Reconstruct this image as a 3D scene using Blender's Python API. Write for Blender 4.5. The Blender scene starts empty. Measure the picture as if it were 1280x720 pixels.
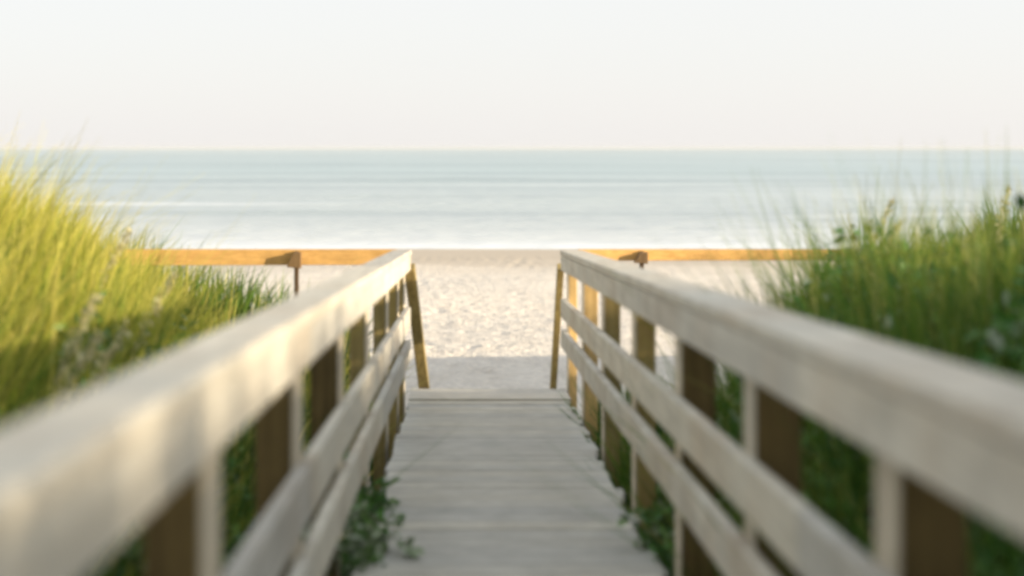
import bpy, bmesh, math, random
import numpy as np
random.seed(7); rng = np.random.default_rng(11)
S = bpy.context.scene
COL = S.collection
CZ = 2.9          # camera height above the sea
K = 0.0478        # fall of the boardwalk per metre
R = math.radians

# ------------------------------------------------------------ helpers
def tag(o, label=None, cat=None, group=None, kind=None):
    if label: o['label'] = label
    if cat: o['category'] = cat
    if group: o['group'] = group
    if kind: o['kind'] = kind
    return o
def empty(name, loc):
    o = bpy.data.objects.new(name, None); COL.objects.link(o); o.location = loc
    o.empty_display_size = 0.2
    return o
def link(name, me, mat, parent=None):
    me.materials.append(mat)
    o = bpy.data.objects.new(name, me); COL.objects.link(o)
    if parent:
        o.parent = parent
        o.matrix_parent_inverse.identity()
        for v in me.vertices: v.co -= parent.location
    return o
def ramp(zr, y): return CZ - zr - K*y       # zr metres under the line of sight along the ramp

def add_hexa(bm, pts, bev=0.004):
    """pts: 8 corners, bottom ring then top ring"""
    tint = bm.loops.layers.float_color.get('tint') or bm.loops.layers.float_color.new('tint')
    vs = [bm.verts.new(p) for p in pts]
    fs = [bm.faces.new([vs[i] for i in f]) for f in
          ((3,2,1,0),(4,5,6,7),(0,1,5,4),(1,2,6,5),(2,3,7,6),(3,0,4,7))]
    t = random.random(); u = random.random()
    for f in fs:
        for l in f.loops: l[tint] = (t, u, random.random(), 1)
    if bev:
        es = list({e for f in fs for e in f.edges})
        bmesh.ops.bevel(bm, geom=es, offset=bev, segments=2, affect='EDGES', profile=0.5)
def ramp_board(bm, x0, x1, y0, y1, z0, z1, bev=0.004, j=0.0, nseg=1):
    """board following the slope; z0 (top) < z1 (bottom), measured down"""
    jj = lambda: random.uniform(-j, j)
    a, b, c, d = jj(), jj(), jj(), jj()
    add_hexa(bm, [(x0+a,y0,ramp(z1+b,y0)),(x1+a,y0,ramp(z1+b,y0)),(x1+c,y1,ramp(z1+d,y1)),(x0+c,y1,ramp(z1+d,y1)),
                  (x0+a,y0,ramp(z0+b,y0)),(x1+a,y0,ramp(z0+b,y0)),(x1+c,y1,ramp(z0+d,y1)),(x0+c,y1,ramp(z0+d,y1))], bev)
def box(bm, x0,x1,y0,y1,z0,z1, bev=0.004):
    add_hexa(bm, [(x0,y0,z0),(x1,y0,z0),(x1,y1,z0),(x0,y1,z0),(x0,y0,z1),(x1,y0,z1),(x1,y1,z1),(x0,y1,z1)], bev)
def bar(bm, p, q, wx, wz, bev=0.003):
    """slanting board from p to q, width wx along X, depth wz across"""
    p = np.array(p, float); q = np.array(q, float); d = (q-p)/np.linalg.norm(q-p)
    ux = np.array((1,0,0.)); ux -= d*ux.dot(d); ux /= np.linalg.norm(ux); uz = np.cross(ux, d)
    c = lambda o, a, b: tuple(o + ux*a*wx/2 + uz*b*wz/2)
    add_hexa(bm, [c(p,-1,-1),c(p,1,-1),c(q,1,-1),c(q,-1,-1),c(p,-1,1),c(p,1,1),c(q,1,1),c(q,-1,1)], bev)
def mesh_of(bm, name='m'):
    bmesh.ops.recalc_face_normals(bm, faces=bm.faces)
    me = bpy.data.meshes.new(name); bm.to_mesh(me); bm.free(); return me
def build(name, mat, parent, fn):
    bm = bmesh.new(); fn(bm); return link(name, mesh_of(bm, name), mat, parent)

# ------------------------------------------------------------ materials
def new_mat(name):
    m = bpy.data.materials.new(name); m.use_nodes = True
    nt = m.node_tree; nt.nodes.clear()
    out = nt.nodes.new('ShaderNodeOutputMaterial'); return m, nt, out
def N(nt, t, **kw):
    n = nt.nodes.new(t)
    for k, v in kw.items():
        if k in n.inputs.keys(): n.inputs[k].default_value = v
        else: setattr(n, k, v)
    return n
def ramp_node(nt, stops):
    n = nt.nodes.new('ShaderNodeValToRGB'); e = n.color_ramp.elements
    while len(e) < len(stops): e.new(0.5)
    for el, (p, c) in zip(e, stops): el.position = p; el.color = (*c, 1)
    return n
def mixc(nt, a, b, fac, mode='MIX'):
    n = nt.nodes.new('ShaderNodeMix'); n.data_type = 'RGBA'; n.blend_type = mode
    L = nt.links
    for sock, v in ((n.inputs[0], fac), (n.inputs[6], a), (n.inputs[7], b)):
        if hasattr(v, 'is_linked') or hasattr(v, 'links'): L.new(v, sock)
        else: sock.default_value = v if not isinstance(v, tuple) else (*v, 1)
    return n.outputs[2]
def wood(name, light, dark, stain, axis, stainamt=0.35, rough=0.8):
    m, nt, out = new_mat(name); L = nt.links
    tc = N(nt, 'ShaderNodeTexCoord')
    at = N(nt, 'ShaderNodeAttribute', attribute_name='tint')
    add = N(nt, 'ShaderNodeVectorMath', operation='MULTIPLY_ADD')
    L.new(at.outputs['Color'], add.inputs[0]); add.inputs[1].default_value = (13, 17, 0); L.new(tc.outputs['Object'], add.inputs[2])
    mp = N(nt, 'ShaderNodeMapping'); sc = [42, 42, 42]; sc['XYZ'.index(axis)] = 1.6
    mp.inputs['Scale'].default_value = sc; L.new(add.outputs[0], mp.inputs[0])
    g = N(nt, 'ShaderNodeTexNoise', Scale=1.0, Detail=6, Roughness=0.6); L.new(mp.outputs[0], g.inputs[0])
    big = N(nt, 'ShaderNodeTexNoise', Scale=1.7, Detail=4, Roughness=0.6); L.new(add.outputs[0], big.inputs[0])
    mid = N(nt, 'ShaderNodeTexNoise', Scale=7.0, Detail=5, Roughness=0.65); L.new(add.outputs[0], mid.inputs[0])
    gr = ramp_node(nt, [(0.3, dark), (0.62, light)]); L.new(g.outputs[0], gr.inputs[0])
    sr = ramp_node(nt, [(0.45, (0,0,0)), (0.75, (1,1,1))]); L.new(big.outputs[0], sr.inputs[0])
    ml = N(nt, 'ShaderNodeMath', operation='MULTIPLY'); L.new(sr.outputs[0], ml.inputs[0]); ml.inputs[1].default_value = stainamt
    c = mixc(nt, gr.outputs[0], stain, ml.outputs[0])
    mr = ramp_node(nt, [(0.3, (0.78,0.78,0.78)), (0.7, (1.12,1.12,1.12))]); L.new(mid.outputs[0], mr.inputs[0])
    c = mixc(nt, c, mr.outputs[0], 0.8, 'MULTIPLY')
    sp = N(nt, 'ShaderNodeSeparateColor'); L.new(at.outputs['Color'], sp.inputs[0])
    tr = ramp_node(nt, [(0, (0.84,0.85,0.88)), (1, (1.08,1.05,1.0))]); L.new(sp.outputs[0], tr.inputs[0])
    c = mixc(nt, c, tr.outputs[0], 1.0, 'MULTIPLY')
    b = N(nt, 'ShaderNodeBsdfPrincipled', Roughness=rough); b.inputs['Specular IOR Level'].default_value = 0.25
    L.new(c, b.inputs['Base Color'])
    bp = N(nt, 'ShaderNodeBump', Strength=0.5, Distance=0.004); L.new(g.outputs[0], bp.inputs['Height']); L.new(bp.outputs[0], b.inputs['Normal'])
    L.new(b.outputs[0], out.inputs[0]); return m
def leaf_mat(name, stops, transl=0.4, rough=0.6):
    m, nt, out = new_mat(name); L = nt.links
    at = N(nt, 'ShaderNodeAttribute', attribute_name='tint')
    sp = N(nt, 'ShaderNodeSeparateColor'); L.new(at.outputs['Color'], sp.inputs[0])
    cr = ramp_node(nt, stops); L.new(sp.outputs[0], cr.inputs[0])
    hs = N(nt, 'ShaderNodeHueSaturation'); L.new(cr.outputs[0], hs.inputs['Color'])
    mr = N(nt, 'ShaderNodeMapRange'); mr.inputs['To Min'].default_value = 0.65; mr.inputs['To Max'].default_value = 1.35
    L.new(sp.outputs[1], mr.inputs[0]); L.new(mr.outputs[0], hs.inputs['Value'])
    d = N(nt, 'ShaderNodeBsdfPrincipled', Roughness=rough); d.inputs['Specular IOR Level'].default_value = 0.3
    L.new(hs.outputs[0], d.inputs['Base Color'])
    t = N(nt, 'ShaderNodeBsdfTranslucent'); L.new(hs.outputs[0], t.inputs[0])
    mx = N(nt, 'ShaderNodeMixShader'); mx.inputs[0].default_value = transl
    L.new(d.outputs[0], mx.inputs[1]); L.new(t.outputs[0], mx.inputs[2]); L.new(mx.outputs[0], out.inputs[0])
    return m

W_RAIL = wood('weathered_rail_wood', (0.62,0.595,0.52), (0.47,0.45,0.39), (0.38,0.28,0.18), 'Y', 0.5)
W_DECK = wood('weathered_deck_wood', (0.57,0.56,0.51), (0.47,0.46,0.415), (0.33,0.30,0.25), 'X', 0.3)
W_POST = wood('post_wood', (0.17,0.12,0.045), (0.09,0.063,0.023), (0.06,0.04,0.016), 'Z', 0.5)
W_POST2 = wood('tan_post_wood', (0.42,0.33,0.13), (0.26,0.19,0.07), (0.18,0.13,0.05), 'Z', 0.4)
W_LIT_FACE = wood('pale_lit_face_wood', (0.64,0.58,0.46), (0.50,0.44,0.34), (0.36,0.29,0.19), 'Z', 0.3)  # lit tone for the inner faces of the dark posts
W_POST_LIT = wood('golden_sunlit_post_wood', (0.74,0.53,0.24), (0.56,0.38,0.16), (0.42,0.28,0.12), 'Z', 0.3)  # sunlight on the far right posts, put into the wood colour
W_BEAM = wood('orange_beam_wood', (0.74,0.44,0.15), (0.56,0.32,0.10), (0.40,0.24,0.09), 'X', 0.2)
W_CLEAT = wood('brown_cleat_wood', (0.30,0.19,0.09), (0.20,0.12,0.055), (0.15,0.09,0.04), 'Z', 0.3)
W_DARK = wood('dark_post_wood', (0.16,0.10,0.05), (0.09,0.055,0.03), (0.06,0.045,0.03), 'Z', 0.4)

# ------------------------------------------------------------ ground shape
XL = np.array([0.6, 0.95, 1.45, 1.75, 2.1, 2.7, 4.5, 9]);  TL = np.array([-1.45,-1.02,-0.62,-0.40,-0.13, -0.05, -0.05, -0.1])
XR = np.array([0.8, 1.0, 1.25, 1.6, 1.75, 2.3, 4.0, 9]);   TR = np.array([-1.20,-0.80,-0.44,-0.16,-0.13,-0.30,-0.52, -0.5])
def base(y):
    a = -1.247 - K*y - 0.42
    b = np.interp(y, [9, 11.5, 18, 30, 41, 60, 400], [-2.1, -2.36, -2.45, -2.68, -2.9, -3.4, -8])
    w = np.clip((y-8.0)/3.0, 0, 1); w = w*w*(3-2*w)
    return a*(1-w) + b*w
def top_l(x, y):
    return np.interp(-x - 0.27*np.maximum(0, y-6.5), XL, TL) - 0.05*np.maximum(0, y-7)
def top_r(x, y):
    return np.interp(x - 0.30*np.maximum(0, y-6.0), XR, TR) - 0.10*np.maximum(0, y-6.0)
_tr0 = top_r
def top_r(x, y):
    t = _tr0(x, y)
    w = np.clip((x - 0.42*np.maximum(y, 0) - 0.9)/0.9, 0, 1)*np.clip((5.4-y)/1.5, 0, 1)  # extra unseen height beyond the frame, added to shade the near railings
    return t + w*0.93
def ground(x, y):
    x = np.asarray(x, float); y = np.asarray(y, float)
    b = base(y)
    L_ = 0.72
    sl = np.clip((-x-0.75)/1.6, 0, 1); sl = sl*sl*(3-2*sl)
    sr = np.clip((x-0.95)/1.6, 0, 1);  sr = sr*sr*(3-2*sr)
    fy = 1-np.clip((y-9.0)/6.5, 0, 1); fy = fy*fy*(3-2*fy)
    gl = np.maximum(b, np.minimum(top_l(x, np.minimum(y, 10)), -0.15) - L_)
    gr = np.maximum(b, np.minimum(top_r(x, np.minimum(y, 10)), 0.35) - L_)
    z = b + (gl-b)*sl*fy*(x < 0) + (gr-b)*sr*fy*(x > 0)
    # low dune ridges beside the beach path; right one raised to shade sand
    z = z + 1.25*np.exp(-(np.maximum(0,np.abs(x-6.2)-0.8)/1.7)**2 - (np.maximum(0,np.abs(y-12.7)-2.0)/1.3)**2) + 0.35*np.exp(-((x+5.0)/2.6)**2 - ((y-13.0)/2.2)**2)
    z = z + 0.035*np.sin(x*0.9+0.4)*np.sin(y*0.7+1.0)*np.clip((y-10)/3, 0, 1)*np.clip((38-y)/6, 0, 1)
    return z

def grid_mesh(name, xs, ys, Z):
    nx, ny = len(xs), len(ys)
    X, Y = np.meshgrid(xs, ys)
    co = np.stack([X, Y, Z], -1).reshape(-1, 3)
    i = (np.arange(ny-1)[:, None]*nx + np.arange(nx-1)[None, :]).ravel()
    q = np.stack([i, i+1, i+nx+1, i+nx], -1)
    return raw_mesh(name, co, q)
def raw_mesh(name, co, faces, tint=None, smooth=True):
    me = bpy.data.meshes.new(name)
    nf, k = faces.shape
    me.vertices.add(len(co)); me.vertices.foreach_set('co', co.astype(np.float32).ravel())
    me.loops.add(nf*k); me.loops.foreach_set('vertex_index', faces.astype(np.int32).ravel())
    me.polygons.add(nf); me.polygons.foreach_set('loop_start', np.arange(0, nf*k, k, dtype=np.int32))
    me.polygons.foreach_set('loop_total', np.full(nf, k, dtype=np.int32))
    if smooth: me.polygons.foreach_set('use_smooth', np.ones(nf, dtype=bool))
    me.update(calc_edges=True)
    if tint is not None:
        a = me.color_attributes.new('tint', 'FLOAT_COLOR', 'POINT')
        a.data.foreach_set('color', tint.astype(np.float32).ravel())
    me.validate(); return me

def geo(a, b, s, g):
    r = [a]
    while r[-1] < b: r.append(r[-1]+s); s *= g
    return np.array(r)
xp = np.concatenate([np.arange(0, 6, 0.06), geo(6, 3000, 0.08, 1.09)])
xs = np.concatenate([-xp[:0:-1], xp])
ys = np.concatenate([-geo(2.2, 300, 0.3, 1.25)[::-1], np.arange(-2, 9.5, 0.12), np.arange(9.5, 26, 0.06), geo(26, 42.0, 0.08, 1.012), geo(42.3, 6000, 0.4, 1.3)])
X, Y = np.meshgrid(xs, ys); Z = ground(X, Y)
# footprints trodden into the dry sand
n = 6500
fx = rng.normal(0.2, 3.3, n); fy = rng.uniform(10.5, 37, n)
for cx, cy in zip(fx, fy):
    i0, i1 = np.searchsorted(xs, [cx-0.45, cx+0.45]); j0, j1 = np.searchsorted(ys, [cy-0.45, cy+0.45])
    if i1-i0 < 2 or j1-j0 < 2: continue
    a = rng.uniform(0, 3.14); lx, ly = X[j0:j1, i0:i1]-cx, Y[j0:j1, i0:i1]-cy
    u = lx*math.cos(a)+ly*math.sin(a); v = -lx*math.sin(a)+ly*math.cos(a)
    r2 = (u/0.125)**2+(v/0.065)**2
    Z[j0:j1, i0:i1] += (0.35+0.95*(0.5+0.5*math.sin(cx*1.1+2*math.sin(cy*0.35))*math.sin(cy*0.6+1)))*rng.uniform(0.006, 0.019)*(-np.exp(-r2) + 0.45*np.exp(-((np.sqrt(r2)-1.6)/0.5)**2))
me = grid_mesh('beach', xs, ys, Z+CZ)

m, nt, out = new_mat('sand'); L = nt.links
tc = N(nt, 'ShaderNodeTexCoord'); sep = N(nt, 'ShaderNodeSeparateXYZ'); L.new(tc.outputs['Object'], sep.inputs[0])
n1 = N(nt, 'ShaderNodeTexNoise', Scale=2.2, Detail=6, Roughness=0.65); L.new(tc.outputs['Object'], n1.inputs[0])
n2 = N(nt, 'ShaderNodeTexNoise', Scale=14, Detail=5, Roughness=0.6); L.new(tc.outputs['Object'], n2.inputs[0])
n3 = N(nt, 'ShaderNodeTexNoise', Scale=300, Detail=2); L.new(tc.outputs['Object'], n3.inputs[0])
mp = N(nt, 'ShaderNodeMapping'); mp.inputs['Scale'].default_value = (0.08, 0.6, 1); L.new(tc.outputs['Object'], mp.inputs[0])
n4 = N(nt, 'ShaderNodeTexNoise', Scale=1, Detail=4); L.new(mp.outputs[0], n4.inputs[0])
c1 = ramp_node(nt, [(0.3, (0.63,0.57,0.49)), (0.7, (0.80,0.74,0.65))]); L.new(n1.outputs[0], c1.inputs[0])
c2 = ramp_node(nt, [(0.35, (0.86,0.86,0.87)), (0.6, (1.05,1.04,1.03))]); L.new(n2.outputs[0], c2.inputs[0])
col = mixc(nt, c1.outputs[0], c2.outputs[0], 1.0, 'MULTIPLY')
ad = N(nt, 'ShaderNodeMath', operation='MULTIPLY_ADD'); L.new(n4.outputs[0], ad.inputs[0]); ad.inputs[1].default_value = 5.0; L.new(sep.outputs[1], ad.inputs[2])
wet = N(nt, 'ShaderNodeMapRange'); wet.inputs[1].default_value = 32.0; wet.inputs[2].default_value = 38.0; L.new(ad.outputs[0], wet.inputs[0])
col = mixc(nt, col, (0.50,0.42,0.32), wet.outputs[0])
b = N(nt, 'ShaderNodeBsdfPrincipled'); L.new(col, b.inputs['Base Color'])
b.inputs['Specular IOR Level'].default_value = 0.2
rr = N(nt, 'ShaderNodeMapRange'); rr.inputs[3].default_value = 0.95; rr.inputs[4].default_value = 0.6; L.new(wet.outputs[0], rr.inputs[0]); L.new(rr.outputs[0], b.inputs['Roughness'])
dry = N(nt, 'ShaderNodeMath', operation='SUBTRACT'); dry.inputs[0].default_value = 1.0; L.new(wet.outputs[0], dry.inputs[1])
b1 = N(nt, 'ShaderNodeBump', Distance=0.05); L.new(dry.outputs[0], b1.inputs['Strength']); L.new(n2.outputs[0], b1.inputs['Height'])
b2 = N(nt, 'ShaderNodeBump', Strength=0.3, Distance=0.003); L.new(n3.outputs[0], b2.inputs['Height']); L.new(b1.outputs[0], b2.inputs['Normal'])
L.new(b2.outputs[0], b.inputs['Normal']); L.new(b.outputs[0], out.inputs[0])
tag(link('beach', me, m), 'pale dry sand covered in footprints reaching down to the sea', kind='structure')

# ------------------------------------------------------------ sea
xs2 = np.concatenate([-geo(0, 9000, 1.2, 1.05)[:0:-1], geo(0, 9000, 1.2, 1.05)])
ys2 = np.concatenate([np.arange(37.5, 80, 0.16), geo(80, 9000, 0.3, 1.02)])
X, Y = np.meshgrid(xs2, ys2)
def wv(lam, amp, ph, w):
    return amp*(1-np.abs(np.sin(np.pi*(Y+w*np.sin(X*0.021+ph)+0.5*w*np.sin(X*0.067+2*ph))/lam+ph)))**2
fade = np.exp(-np.maximum(0, Y-150)/350)*np.clip((Y-38.5)/8, 0, 1)
Z = (wv(9.0, 0.17, 0.3, 2.5)*(0.6+0.4*np.sin(X*0.05+Y*0.11)) + wv(4.1, 0.06, 1.7, 1.5) + wv(23, 0.16, 0.9, 6))*fade
Z += 0.004*np.sin(X*0.8+Y*0.3)
me = grid_mesh('sea', xs2, ys2, Z)
m, nt, out = new_mat('sea_water'); L = nt.links
tc = N(nt, 'ShaderNodeTexCoord'); sep = N(nt, 'ShaderNodeSeparateXYZ'); L.new(tc.outputs['Object'], sep.inputs[0])
def streak(sx, sy, scale, det=5):
    mp = N(nt, 'ShaderNodeMapping'); mp.inputs['Scale'].default_value = (sx, sy, 1); L.new(tc.outputs['Object'], mp.inputs[0])
    n = N(nt, 'ShaderNodeTexNoise', Scale=scale, Detail=det, Roughness=0.55); L.new(mp.outputs[0], n.inputs[0]); return n
s1 = streak(0.018, 0.22, 1.0); s2 = streak(0.004, 0.035, 1.0); s3 = streak(0.05, 0.5, 1.0); s4 = streak(0.6, 2.2, 1.0)
deep = ramp_node(nt, [(0.0, (0.60,0.62,0.61)), (0.02, (0.46,0.51,0.51)), (0.09, (0.36,0.45,0.46)), (1, (0.39,0.475,0.485))])
mr = N(nt, 'ShaderNodeMapRange'); mr.inputs[1].default_value = 38; mr.inputs[2].default_value = 1500; L.new(sep.outputs[1], mr.inputs[0]); L.new(mr.outputs[0], deep.inputs[0])
v2 = ramp_node(nt, [(0.38, (0.74,0.79,0.81)), (0.62, (1.18,1.16,1.15))]); L.new(s2.outputs[0], v2.inputs[0])
col = mixc(nt, deep.outputs[0], v2.outputs[0], 1.0, 'MULTIPLY')
fo = ramp_node(nt, [(0.58, (0,0,0)), (0.68, (1,1,1))]); L.new(s1.outputs[0], fo.inputs[0])
near = N(nt, 'ShaderNodeMapRange'); near.inputs[1].default_value = 48; near.inputs[2].default_value = 150; near.inputs[3].default_value = 0.75; near.inputs[4].default_value = 0.0; L.new(sep.outputs[1], near.inputs[0])
edge = N(nt, 'ShaderNodeMapRange'); edge.inputs[1].default_value = 41.5; edge.inputs[2].default_value = 44.5; edge.inputs[3].default_value = 0.95; edge.inputs[4].default_value = 0.0; L.new(sep.outputs[1], edge.inputs[0])
ml = N(nt, 'ShaderNodeMath', operation='MULTIPLY'); L.new(fo.outputs[0], ml.inputs[0]); L.new(near.outputs[0], ml.inputs[1])
mx = N(nt, 'ShaderNodeMath', operation='MAXIMUM'); L.new(ml.outputs[0], mx.inputs[0]); L.new(edge.outputs[0], mx.inputs[1])
col = mixc(nt, col, (0.82,0.84,0.83), mx.outputs[0])
b = N(nt, 'ShaderNodeBsdfPrincipled', Roughness=0.28, IOR=1.33); L.new(col, b.inputs['Base Color'])
hs = N(nt, 'ShaderNodeMath', operation='MULTIPLY_ADD'); L.new(s3.outputs[0], hs.inputs[0]); hs.inputs[1].default_value = 2.0; L.new(s4.outputs[0], hs.inputs[2])
bp = N(nt, 'ShaderNodeBump', Strength=0.9, Distance=0.25); L.new(hs.outputs[0], bp.inputs['Height']); L.new(bp.outputs[0], b.inputs['Normal'])
L.new(b.outputs[0], out.inputs[0])
tag(link('sea', me, m), 'calm pale blue-green sea reaching to the horizon', kind='structure')

# ------------------------------------------------------------ boardwalk
END = 10.22
walk = empty('boardwalk', (0.145, END, CZ-1.247-K*END))
tag(walk, 'grey weathered plank boardwalk sloping down to the beach between the two railings', 'boardwalk')
def deck(bm):
    y = -2.0; w = 0.138
    while y + w < END-0.55:
        dx0 = random.uniform(-0.012, 0.012); dx1 = random.uniform(-0.03, 0.018)
        dz = random.uniform(-0.002, 0.002)
        ramp_board(bm, -0.40+dx0, 0.69+dx1, y, y+w, 1.247+dz, 1.285+dz, 0.004)
        y += w + random.uniform(0.005, 0.009)
build('deck', W_DECK, walk, deck)
W_END = wood('pale_end_wood', (0.70,0.67,0.60), (0.56,0.53,0.46), (0.42,0.38,0.3), 'X', 0.3)
def endb(bm):
    y = END-0.548
    for k in range(4):
        ramp_board(bm, -0.405, 0.70, y, y+0.132, 1.241, 1.285, 0.005); y += 0.138
tag(build('end_board', W_END, walk, endb), 'paler planks at the beach end')
for x in (-0.32, 0.145, 0.61):
    build('joist', W_POST, walk, lambda bm: ramp_board(bm, x-0.02, x+0.02, -1.95, END-0.05, 1.288, 1.43))
for k in range(3):
    y0 = END+0.02+0.24*k; z = CZ-1.247-K*END-0.17*(k+1)
    build('step', W_END, walk, lambda bm: box(bm, -0.34, 0.64, y0, y0+0.27, z-0.038, z))
for x in (-0.365, 0.665):
    build('stringer', W_POST, walk, lambda bm: bar(bm, (x, END+0.03, CZ-1.247-K*END-0.16), (x, END+0.85, CZ-2.42), 0.04, 0.2))

def railing(side, face, capout, posts, mids, label, joints, pw, pd):
    s = side
    r = empty('railing', (s*face, END, CZ-1.247-K*END))
    tag(r, label, 'railing')
    th = 0.038; y0 = -1.6; y1 = END+0.06
    X_ = lambda a, b: (min(s*a, s*b), max(s*a, s*b))
    js = [y0]+joints+[y1]
    for a, b in zip(js[:-1], js[1:]):
        x0, x1 = X_(face-0.006, capout)
        build('top_rail', W_RAIL, r, lambda bm: ramp_board(bm, x0, x1, a+0.002, b-0.002, 0.247, 0.283, 0.006, 0.0015))
        x0, x1 = X_(face, face+th)
        build('fascia_board', W_RAIL, r, lambda bm: ramp_board(bm, x0, x1, a+0.002, b-0.002, 0.2855, 0.392, 0.005, 0.001))
    for zt, zb in mids:
        for a, b in zip(js[:-1], js[1:]):
            x0, x1 = X_(face, face+th)
            build('rail_board', W_RAIL, r, lambda bm: ramp_board(bm, x0, x1, a+0.002, b-0.002, zt, zb, 0.005, 0.002))
    pw0 = pw
    for yp in posts:
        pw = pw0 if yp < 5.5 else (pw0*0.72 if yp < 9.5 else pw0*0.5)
        pm = W_POST if yp < 5.2 else (W_POST2 if (yp < 8.5 or s < 0) else W_POST_LIT)  # dark near and golden far posts: shade and sunlight painted into the wood
        xb0, xb1 = X_(face+th+0.002, face+th+0.009); x0, x1 = X_(face+th+0.0105, face+th+0.0105+pw)
        g = float(ground(s*(face+0.1), yp))+CZ-0.3
        zt = ramp(0.2865, yp+pd)
        def post(bm):
            add_hexa(bm, [(x0,yp,g),(x1,yp,g),(x1,yp+pd,g),(x0,yp+pd,g),
                          (x0,yp,ramp(0.2865,yp)),(x1,yp,ramp(0.2865,yp)),(x1,yp+pd,zt),(x0,yp+pd,zt)], 0.005)
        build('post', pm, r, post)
        def lit_face(bm):
            add_hexa(bm, [(xb0,yp-0.004,g),(xb1,yp-0.004,g),(xb1,yp+pd+0.004,g),(xb0,yp+pd+0.004,g),
                          (xb0,yp-0.004,ramp(0.2865,yp)),(xb1,yp-0.004,ramp(0.2865,yp)),(xb1,yp+pd+0.004,zt),(xb0,yp+pd+0.004,zt)], 0.002)
        build('lit_face', W_LIT_FACE, r, lit_face)  # thin pale sheet on the post, painting its lit inner face
    return r
rl = railing(-1, 0.414, 0.545, [1.15, 2.44, 3.72, 5.02, 6.35, 7.95, 9.2, 10.1], [(0.655,0.80),(0.90,1.045)],
        'sunlit cream wooden railing along the left edge of the boardwalk', [3.78, 7.0], 0.095, 0.17)
rr_ = railing(1, 0.67, 0.83, [1.15, 2.36, 3.54, 4.76, 6.05, 7.45, 8.75, 10.1], [(0.60,0.73),(0.82,0.945)],
        'grey shaded wooden railing along the right edge of the boardwalk', [2.9, 6.1], 0.112, 0.12)
# sloping handrails of the little stair at the end
tag(build('stair_rail', W_POST2, rl, lambda bm: bar(bm, (-0.425, END+0.10, CZ-0.86), (-0.295, END+0.75, CZ-2.2), 0.078, 0.09)), 'golden sloping stair rail')
tag(build('stair_rail', W_POST2, rr_, lambda bm: bar(bm, (0.672, END+0.10, CZ-0.86), (0.635, END+0.75, CZ-2.2), 0.045, 0.09)), 'dark sloping stair rail')
build('stair_post', W_POST, rl, lambda bm: box(bm, -0.32, -0.23, END+0.76, END+0.85, CZ-2.75, CZ-1.9))
build('stair_post', W_POST2, rr_, lambda bm: box(bm, 0.60, 0.69, END+0.76, END+0.85, CZ-2.75, CZ-1.9))

# ------------------------------------------------------------ beam fences across the dune
def beam_fence(sgn, xa, xb, posts, ydist, depth, rot, label):
    f = empty('beam_fence', (xa, ydist, CZ+float(ground(xa, ydist))))
    tag(f, label, 'fence')
    zt = CZ - 127.0/1778*ydist
    yy = lambda x: ydist + rot*(abs(x)-abs(xa))
    js = [xa, (xa*0.45+xb*0.55), xb]
    for a, b_ in zip(js[:-1], js[1:]):
        a2, b2 = (a+0.002*sgn), (b_-0.002*sgn)
        z = lambda x: CZ-127.0/1778*yy(x)
        def beam(bm):
            l, r_ = sorted((a2, b2))
            add_hexa(bm, [(l,yy(l),z(l)-depth),(r_,yy(r_),z(r_)-depth),(r_,yy(r_)+0.05,z(r_)-depth),(l,yy(l)+0.05,z(l)-depth),
                          (l,yy(l),z(l)),(r_,yy(r_),z(r_)),(r_,yy(r_)+0.05,z(r_)),(l,yy(l)+0.05,z(l))], 0.005)
        build('beam', W_BEAM, f, beam)
    for xp_ in posts:
        y_ = yy(xp_); g = CZ+float(ground(xp_, y_))-0.3
        def post(bm):
            z_ = CZ-127.0/1778*y_
            box(bm, xp_-0.018, xp_+0.018, y_-0.040, y_-0.004, g, z_-0.012)
        build('post', W_DARK, f, post)
        def cleat(bm):
            z_ = CZ-127.0/1778*y_
            add_hexa(bm, [(xp_-0.075,y_-0.10,z_-depth-0.01),(xp_+0.045,y_-0.10,z_-depth-0.02),(xp_+0.045,y_-0.042,z_-depth-0.02),(xp_-0.075,y_-0.042,z_-depth-0.01),
                          (xp_-0.02,y_-0.10,z_-0.02),(xp_+0.045,y_-0.10,z_-0.016),(xp_+0.045,y_-0.042,z_-0.016),(xp_-0.02,y_-0.042,z_-0.02)], 0.005)
        build('cleat', W_CLEAT, f, cleat)
beam_fence(-1, -0.60, -5.6, [-1.43, -3.3, -4.9], 12.0, 0.13, -0.14, 'golden timber beam on dark posts crossing the dune on the left, behind the grass')
beam_fence(1, 0.93, 5.6, [1.48, 3.5, 5.1], 12.0, 0.095, 0.26, 'orange timber beam on dark posts crossing the sand on the right')

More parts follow.
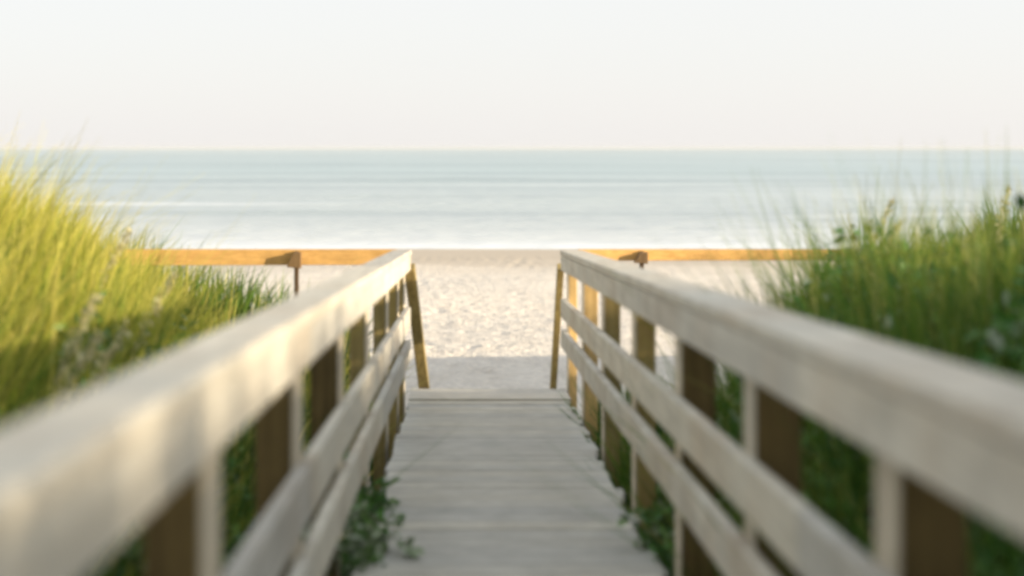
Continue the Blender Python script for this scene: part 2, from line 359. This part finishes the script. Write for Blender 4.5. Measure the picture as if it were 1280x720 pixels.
# ------------------------------------------------------------ vegetation
def blades(n, xf, yf, base_z, length, width, lean, curl, tintf, seg=3, spread=0.35):
    """numpy ribbon blades; returns co, faces, tint"""
    q = 18; nc = n//q; n = nc*q
    x = np.repeat(xf(nc), q)+rng.normal(0, 0.045, n); y = np.repeat(yf(nc), q)+rng.normal(0, 0.045, n)
    cl = np.repeat(rng.uniform(0.72, 1.2, nc), q); ct = np.repeat(rng.normal(0, 0.11, nc), q)
    la = np.repeat(rng.normal(0, 0.10, nc), q); lb = np.repeat(rng.normal(0, 0.10, nc), q); dead = rng.random(n) < 0.07
    z0 = base_z(x, y); Ln = length(x, y, n)*cl
    ang = rng.uniform(0, 2*np.pi, n); out_ = np.abs(rng.normal(0, spread, n))*0.9
    dx, dy = np.cos(ang)*out_+lean[0]+la, np.sin(ang)*out_+lean[1]+lb
    cu = curl*rng.uniform(0.4, 1.6, n)
    wa = rng.uniform(0, np.pi, n); w = width*rng.uniform(0.6, 1.5, n)
    t = np.linspace(0, 1, seg+1)
    P = np.empty((n, seg+1, 2, 3)); 
    for k, tk in enumerate(t):
        h = Ln*(tk - 0.35*cu*tk*tk*tk)
        s_ = Ln*(tk*0.5 + cu*tk*tk)
        cx, cy, cz = x+dx*s_, y+dy*s_, z0+h
        ww = w*(1-tk**1.6)*0.5 + 0.0006
        P[:, k, 0] = np.stack([cx-np.cos(wa)*ww, cy-np.sin(wa)*ww, cz], -1)
        P[:, k, 1] = np.stack([cx+np.cos(wa)*ww, cy+np.sin(wa)*ww, cz], -1)
    co = P.reshape(-1, 3)
    b0 = np.arange(n)[:, None]*(2*(seg+1)) + 2*np.arange(seg)[None, :]
    f = np.stack([b0, b0+1, b0+3, b0+2], -1).reshape(-1, 4)
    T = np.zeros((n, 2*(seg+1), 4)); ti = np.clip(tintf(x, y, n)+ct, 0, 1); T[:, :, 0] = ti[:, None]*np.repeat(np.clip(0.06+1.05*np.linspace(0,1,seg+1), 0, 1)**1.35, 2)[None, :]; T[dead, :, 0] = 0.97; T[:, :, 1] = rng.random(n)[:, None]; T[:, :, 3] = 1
    return co, f, T.reshape(-1, 4)
def leaves(c, size, tint, flat=0.6):
    """pointed oval leaves, 6 verts each (two quads), slightly folded"""
    n = len(c)
    a = rng.uniform(0, 2*np.pi, n); el = rng.normal(0.2, flat, n)
    d = np.stack([np.cos(a)*np.cos(el), np.sin(a)*np.cos(el), np.sin(el)], -1)
    up = np.array([0,0,1.0])+rng.normal(0, 0.4, (n, 3)); s_ = np.cross(d, up); s_ /= np.linalg.norm(s_, axis=1)[:, None]
    nn = np.cross(s_, d)
    sz = (size*rng.uniform(0.6, 1.4, n))[:, None]
    v = np.stack([c, c+d*sz*0.35+s_*sz*0.28+nn*sz*0.06, c+d*sz*0.75+s_*sz*0.2+nn*sz*0.04, c+d*sz, c+d*sz*0.75-s_*sz*0.2+nn*sz*0.04, c+d*sz*0.35-s_*sz*0.28+nn*sz*0.06], 1)
    co = v.reshape(-1, 3); b0 = np.arange(n)[:, None]*6
    f = np.concatenate([b0+np.array([[0,1,2,3]]), b0+np.array([[0,3,4,5]])], 1).reshape(-1, 4)
    T = np.zeros((n, 6, 4)); T[:, :, 0] = tint[:, None]; T[:, :, 1] = rng.random(n)[:, None]; T[:, :, 3] = 1
    return co, f, T.reshape(-1, 4)
def join(parts):
    cs, fs, ts, o = [], [], [], 0
    for c, f, t in parts: cs.append(c); fs.append(f+o); ts.append(t); o += len(c)
    return np.concatenate(cs), np.concatenate(fs), np.concatenate(ts)
def patch(x, y, s=1.0, ph=0.0):
    """smooth 0..1 clumping field"""
    v = np.sin(x*2.3*s+ph)*np.sin(y*1.9*s+1.3*ph)+0.6*np.sin(x*5.1*s-y*3.7*s+ph)+0.4*np.sin(x*9.7*s+y*8.3*s)
    return np.clip(0.5+0.28*v, 0, 1)

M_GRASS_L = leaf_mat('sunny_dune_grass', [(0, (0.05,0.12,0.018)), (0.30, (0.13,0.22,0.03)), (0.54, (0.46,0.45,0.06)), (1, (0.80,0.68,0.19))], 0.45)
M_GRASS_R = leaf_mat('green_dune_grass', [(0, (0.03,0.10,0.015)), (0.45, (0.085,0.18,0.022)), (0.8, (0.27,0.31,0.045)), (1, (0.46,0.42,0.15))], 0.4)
M_LEAF = leaf_mat('broad_green_leaves', [(0, (0.03,0.10,0.02)), (0.6, (0.08,0.20,0.035)), (0.93, (0.15,0.27,0.07)), (1, (0.32,0.38,0.26))], 0.3, 0.45)
M_OATS = leaf_mat('dry_seed_heads', [(0, (0.52,0.47,0.26)), (1, (0.74,0.70,0.48))], 0.6)

# left dune
def len_l(x, y, n):
    H = np.maximum(0.12, top_l(x, y) - ground(x, y))
    q = rng.beta(3.2, 1.8, n)
    return np.minimum(H, 1.15)*(0.35+0.75*q)*(0.75+0.5*patch(x, y, 1, 0.5))
gl = lambda x, y: CZ+ground(x, y)-0.02
tl = lambda x, y, n: np.clip(0.30+0.42*np.clip((-x-1.3-0.05*np.maximum(0,5-y))/0.6, 0, 1)+0.25*(patch(x, y, 0.7, 2)-0.5)+rng.normal(0, 0.17, n), 0, 1)  # greener toward the railing, putting the shaded band into the grass colour
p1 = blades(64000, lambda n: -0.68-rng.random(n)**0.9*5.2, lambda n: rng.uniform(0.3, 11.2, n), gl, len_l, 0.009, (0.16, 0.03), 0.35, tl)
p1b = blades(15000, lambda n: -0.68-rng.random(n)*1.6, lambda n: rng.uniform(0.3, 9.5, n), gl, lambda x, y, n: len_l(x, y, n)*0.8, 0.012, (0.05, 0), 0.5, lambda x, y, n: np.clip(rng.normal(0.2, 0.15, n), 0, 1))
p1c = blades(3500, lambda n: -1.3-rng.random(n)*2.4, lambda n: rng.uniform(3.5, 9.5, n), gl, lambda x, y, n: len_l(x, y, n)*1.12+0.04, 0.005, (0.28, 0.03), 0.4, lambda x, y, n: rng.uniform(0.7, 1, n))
co, f, t = join([p1, p1b, p1c])
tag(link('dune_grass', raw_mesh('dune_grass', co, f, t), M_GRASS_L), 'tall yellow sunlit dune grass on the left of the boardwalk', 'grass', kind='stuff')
# far left low strip of green beyond the fence and pale growth before it
pa = blades(5000, lambda n: rng.uniform(-5.5, -1.2, n), lambda n: rng.normal(13.4, 0.35, n), gl, lambda x, y, n: 0.75+0.3*rng.random(n), 0.022, (0.05,0), 0.4, lambda x, y, n: np.clip(rng.normal(0.2, 0.12, n), 0, 1))
pb = blades(6000, lambda n: rng.uniform(-4.5, -0.75, n), lambda n: rng.uniform(9.5, 11.7, n), gl, lambda x, y, n: 0.4+0.5*rng.random(n), 0.012, (0.12,0), 0.5, lambda x, y, n: np.clip(rng.normal(0.7, 0.2, n), 0, 1))
co, f, t = join([pa, pb])
tag(link('low_grass', raw_mesh('low_grass', co, f, t), M_GRASS_L), 'low green tufts on the sand around the golden beam', 'grass', kind='stuff')

# right dune
def len_r(x, y, n):
    H = np.maximum(0.10, top_r(x, y) - ground(x, y))
    q = rng.beta(3.2, 1.8, n)
    return np.minimum(H, 1.45)*(0.42+0.65*q)*(0.8+0.35*patch(x, y, 1, 3.5))
tr_ = lambda x, y, n: np.clip(0.56+0.45*(patch(x, y, 0.8, 4)-0.5)+rng.normal(0, 0.18, n), 0, 1)
def xr(n):
    return 0.86+rng.random(n)**0.95*5.0
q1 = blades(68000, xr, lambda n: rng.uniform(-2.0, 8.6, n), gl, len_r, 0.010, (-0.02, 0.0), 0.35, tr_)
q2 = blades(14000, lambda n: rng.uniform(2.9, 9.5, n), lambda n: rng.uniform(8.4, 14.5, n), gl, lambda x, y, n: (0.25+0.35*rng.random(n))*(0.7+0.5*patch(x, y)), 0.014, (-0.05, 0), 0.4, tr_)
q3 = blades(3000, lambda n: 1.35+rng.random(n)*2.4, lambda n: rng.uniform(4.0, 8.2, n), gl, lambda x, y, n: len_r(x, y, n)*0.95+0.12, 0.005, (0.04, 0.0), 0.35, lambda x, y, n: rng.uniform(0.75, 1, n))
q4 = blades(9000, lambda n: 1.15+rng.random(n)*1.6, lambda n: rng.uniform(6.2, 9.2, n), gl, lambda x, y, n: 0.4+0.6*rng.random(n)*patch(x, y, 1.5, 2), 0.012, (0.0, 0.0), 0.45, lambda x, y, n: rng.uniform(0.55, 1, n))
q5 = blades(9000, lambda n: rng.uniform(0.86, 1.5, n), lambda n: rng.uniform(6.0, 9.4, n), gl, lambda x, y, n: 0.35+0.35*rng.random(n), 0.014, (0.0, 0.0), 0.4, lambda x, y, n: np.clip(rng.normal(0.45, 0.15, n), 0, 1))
co, f, t = join([q1, q2, q3, q4, q5])
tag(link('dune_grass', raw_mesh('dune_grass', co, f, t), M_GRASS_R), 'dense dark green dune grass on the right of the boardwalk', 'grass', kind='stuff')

# leafy ground cover both sides, close to the posts
def cover(n, sgn, x0, x1, y0, y1, topf):
    x = sgn*rng.uniform(x0, x1, n); y = rng.uniform(y0, y1, n)
    g = ground(x, y); T_ = np.maximum(topf(x, y)-0.12, g+0.42)
    k = rng.beta(2.0, 1.5, n)*(0.45+0.65*patch(x, y, 1.7, 1))
    z = CZ+g+(T_-g)*k
    return leaves(np.stack([x, y, z], -1), 0.05, np.clip(rng.normal(0.55, 0.28, n), 0, 1))
co, f, t = cover(42000, -1, 0.60, 1.6, 0.5, 8.5, top_l)
tag(link('ground_cover', raw_mesh('ground_cover', co, f, t), M_LEAF), 'dark leafy ground cover behind the posts of the left railing', 'ground cover', kind='stuff')
co, f, t = cover(42000, 1, 0.84, 2.1, 0.5, 9.0, top_r)
tag(link('ground_cover', raw_mesh('ground_cover', co, f, t), M_LEAF), 'dark leafy ground cover behind the posts of the right railing', 'ground cover', kind='stuff')

# single leafy plants leaning over the deck edge
def leafy_plant(x, y, r, h, n, label, pale=0.55):
    e = empty('leafy_plant', (x, y, CZ+float(ground(x, y))))
    tag(e, label, 'plant')
    z0 = e.location.z; ns = 26
    stems, pts = [], []
    for k in range(ns):
        a = random.uniform(0, 6.28); rr = r*random.uniform(0.3, 1.0); hh = h*random.uniform(0.6, 1.0)
        P = [np.array((x+math.cos(a)*rr*t_**1.5, y+math.sin(a)*rr*t_**1.5*1.6, z0+hh*t_)) for t_ in np.linspace(0, 1, 6)]
        stems.append(P)
        for _ in range(n//ns):
            t_ = random.uniform(0.35, 1)*4.99; i = int(t_); pts.append(P[i]*(1-(t_-i))+P[i+1]*(t_-i)+np.random.default_rng(len(pts)).normal(0, 0.012, 3))
    def sm(bm):
        for P in stems:
            prev = None
            for i, p in enumerate(P):
                rad = 0.004*(1-0.12*i)
                ring = [bm.verts.new((p[0]+rad*math.cos(a_), p[1]+rad*math.sin(a_), p[2])) for a_ in (0, 2.1, 4.2)]
                if prev:
                    for j in range(3): bm.faces.new((prev[j], prev[(j+1)%3], ring[(j+1)%3], ring[j]))
                prev = ring
    build('stem', M_STEM, e, sm)
    co, f, t = leaves(np.array(pts), 0.05, np.clip(rng.normal(pale, 0.3, len(pts)), 0, 1))
    link('foliage', raw_mesh('foliage', co, f, t), M_LEAF, e)
m, nt, out = new_mat('green_stem'); b = N(nt, 'ShaderNodeBsdfPrincipled', Roughness=0.6)
nz = N(nt, 'ShaderNodeTexNoise', Scale=20); cr = ramp_node(nt, [(0.4,(0.10,0.15,0.04)),(0.6,(0.16,0.14,0.06))]); nt.links.new(nz.outputs[0], cr.inputs[0])
nt.links.new(cr.outputs[0], b.inputs['Base Color']); nt.links.new(b.outputs[0], out.inputs[0]); M_STEM = m
leafy_plant(-0.41, 5.15, 0.23, 0.62, 1300, 'pale-leaved plant leaning over the left deck edge, nearest the viewer', 0.92)
leafy_plant(-0.44, 6.1, 0.20, 0.58, 900, 'green plant by the left deck edge, second from the viewer', 0.6)
leafy_plant(0.76, 5.35, 0.18, 0.60, 900, 'dark green plant against the right deck edge below the lowest rail board', 0.6)

# single tall seed stalks above the right and left grass
def stalk(x, y, zt, lean, label, group):
    g = CZ+float(ground(x, y))-0.02; h = CZ+zt-g
    e = empty('seed_stalk', (x, y, g)); tag(e, label, 'grass stalk', group)
    P = [np.array((x+lean*t_**2*h, y, g+h*t_*(1-0.08*t_*t_))) for t_ in np.linspace(0, 1, 9)]
    def sm(bm):
        prev = None
        for i, p in enumerate(P):
            rad = 0.0035*(1-0.07*i)
            ring = [bm.verts.new((p[0]+rad*math.cos(a_), p[1]+rad*math.sin(a_), p[2])) for a_ in (0, 2.1, 4.2)]
            if prev:
                for j in range(3): bm.faces.new((prev[j], prev[(j+1)%3], ring[(j+1)%3], ring[j]))
            prev = ring
    build('stem', M_OATS, e, sm)
    pts = []
    for q_ in range(150):
        t_ = (0.62+0.38*q_/150)*7.99; i = int(t_); w = 0.014*(1-abs(t_/8-0.80)*4)
        p = P[i]*(1-(t_-i))+P[i+1]*(t_-i); pts.append(p+np.array((random.gauss(0, w), random.gauss(0, w), random.gauss(-0.008, 0.006))))
    co, f, t = leaves(np.array(pts), 0.024, rng.random(len(pts)), 0.9)
    link('seed_head', raw_mesh('seed_head', co, f, t), M_OATS, e)
GR = 'seed stalks rising above the green grass on the right'
GL = 'seed stalks rising above the yellow grass on the left'
def px(xp_, yp_, Yd): return ((xp_-585)/1778*Yd, Yd, -(yp_-185)/1778*Yd)
right_st = [(3.0,7.0),(2.2,5.6),(2.35,6.2),(2.05,5.2),(2.5,6.6),(1.95,6.0),(2.7,7.4),(2.15,6.5),(2.6,6.1),(1.75,5.7),(2.3,5.3),(2.9,7.9),(1.85,6.9),(2.45,7.2),(2.0,7.5),(1.6,6.4),(2.75,6.9),(3.2,8.0)]
for i, (x, y) in enumerate(right_st[::2]):
    zt = random.uniform(-0.22, -0.04) if x > 1.9 else random.uniform(-0.34, -0.2)
    stalk(x, y, zt, random.uniform(0.05, 0.32), 'thin pale seed stalk standing above the dark green grass on the right', GR)
for i in range(6):
    y = random.uniform(4.6, 8.2); x = -(0.20+0.13*random.random())*y-0.1
    zt = min(float(top_l(x, y))+random.uniform(0.02, 0.16), 0.05)
    stalk(x, y, zt, random.uniform(0.1, 0.3), 'thin pale seed stalk standing above the yellow grass on the left', GL)

# ------------------------------------------------------------ air
m, nt, out = new_mat('haze'); pv = N(nt, 'ShaderNodeVolumePrincipled', Density=0.00022)
pv.inputs['Color'].default_value = (0.80, 0.83, 0.83, 1); nt.links.new(pv.outputs[0], out.inputs['Volume'])
bm = bmesh.new(); v = [bm.verts.new(p) for p in ((-10500,-2000,-12),(10500,-2000,-12),(10500,10500,-12),(-10500,10500,-12),(-10500,-2000,4.2),(10500,-2000,4.2),(10500,10500,4.2),(-10500,10500,4.2))]
for f_ in ((3,2,1,0),(4,5,6,7),(0,1,5,4),(1,2,6,5),(2,3,7,6),(3,0,4,7)): bm.faces.new([v[i] for i in f_])
tag(link('haze', mesh_of(bm, 'haze'), m), 'thin pale sea haze over the whole beach and water', 'haze', kind='stuff')
# ------------------------------------------------------------ light and sky
EL, AZ = 12.0, 15.0      # sun height; degrees behind due right
d = np.array((math.cos(R(EL))*math.cos(R(AZ)), -math.cos(R(EL))*math.sin(R(AZ)), math.sin(R(EL))))
from mathutils import Vector
sun = bpy.data.lights.new('sun', 'SUN'); so = bpy.data.objects.new('sun', sun); COL.objects.link(so)
sun.energy = 4.6; sun.angle = R(1.0); sun.color = (1.0, 0.83, 0.60)
so.rotation_euler = Vector(d).to_track_quat('Z', 'Y').to_euler()
so.location = (20, -8, 15)
w = bpy.data.worlds.new('World'); S.world = w; w.use_nodes = True
nt = w.node_tree; nt.nodes.clear(); L = nt.links
out = N(nt, 'ShaderNodeOutputWorld'); bg = N(nt, 'ShaderNodeBackground', Strength=0.104)
sky = N(nt, 'ShaderNodeTexSky', sky_type='NISHITA'); sky.sun_disc = False
sky.sun_elevation = R(EL); sky.sun_rotation = math.atan2(d[0], d[1]); sky.dust_density = 2.5; sky.air_density = 0.8
tc = N(nt, 'ShaderNodeTexCoord'); sp = N(nt, 'ShaderNodeSeparateXYZ'); L.new(tc.outputs['Generated'], sp.inputs[0])
hz = ramp_node(nt, [(0.0, (4.95,4.80,4.68)), (0.06, (4.85,4.80,4.70)), (0.25, (4.85,4.92,4.92)), (1.0, (4.2,4.5,4.8))])
L.new(sp.outputs[2], hz.inputs[0])
c = mixc(nt, sky.outputs[0], hz.outputs[0], 0.85)
L.new(c, bg.inputs[0]); L.new(bg.outputs[0], out.inputs[0])

# ------------------------------------------------------------ camera
cam = bpy.data.cameras.new('camera'); co_ = bpy.data.objects.new('camera', cam); COL.objects.link(co_)
co_.location = (0, 0, CZ); co_.rotation_euler = (R(90), 0, 0)
cam.sensor_width = 36; cam.lens = 50
cam.shift_x = (640-585)/1280; cam.shift_y = -(360-185)/1280
cam.clip_start = 0.05; cam.clip_end = 20000
cam.dof.use_dof = True; cam.dof.focus_distance = 14.0; cam.dof.aperture_fstop = 1.2
S.camera = co_
S.view_settings.view_transform = 'Standard'; S.view_settings.look = 'None'
S.view_settings.exposure = 1.0; S.view_settings.gamma = 1.0
S.cycles.filter_width = 3.5
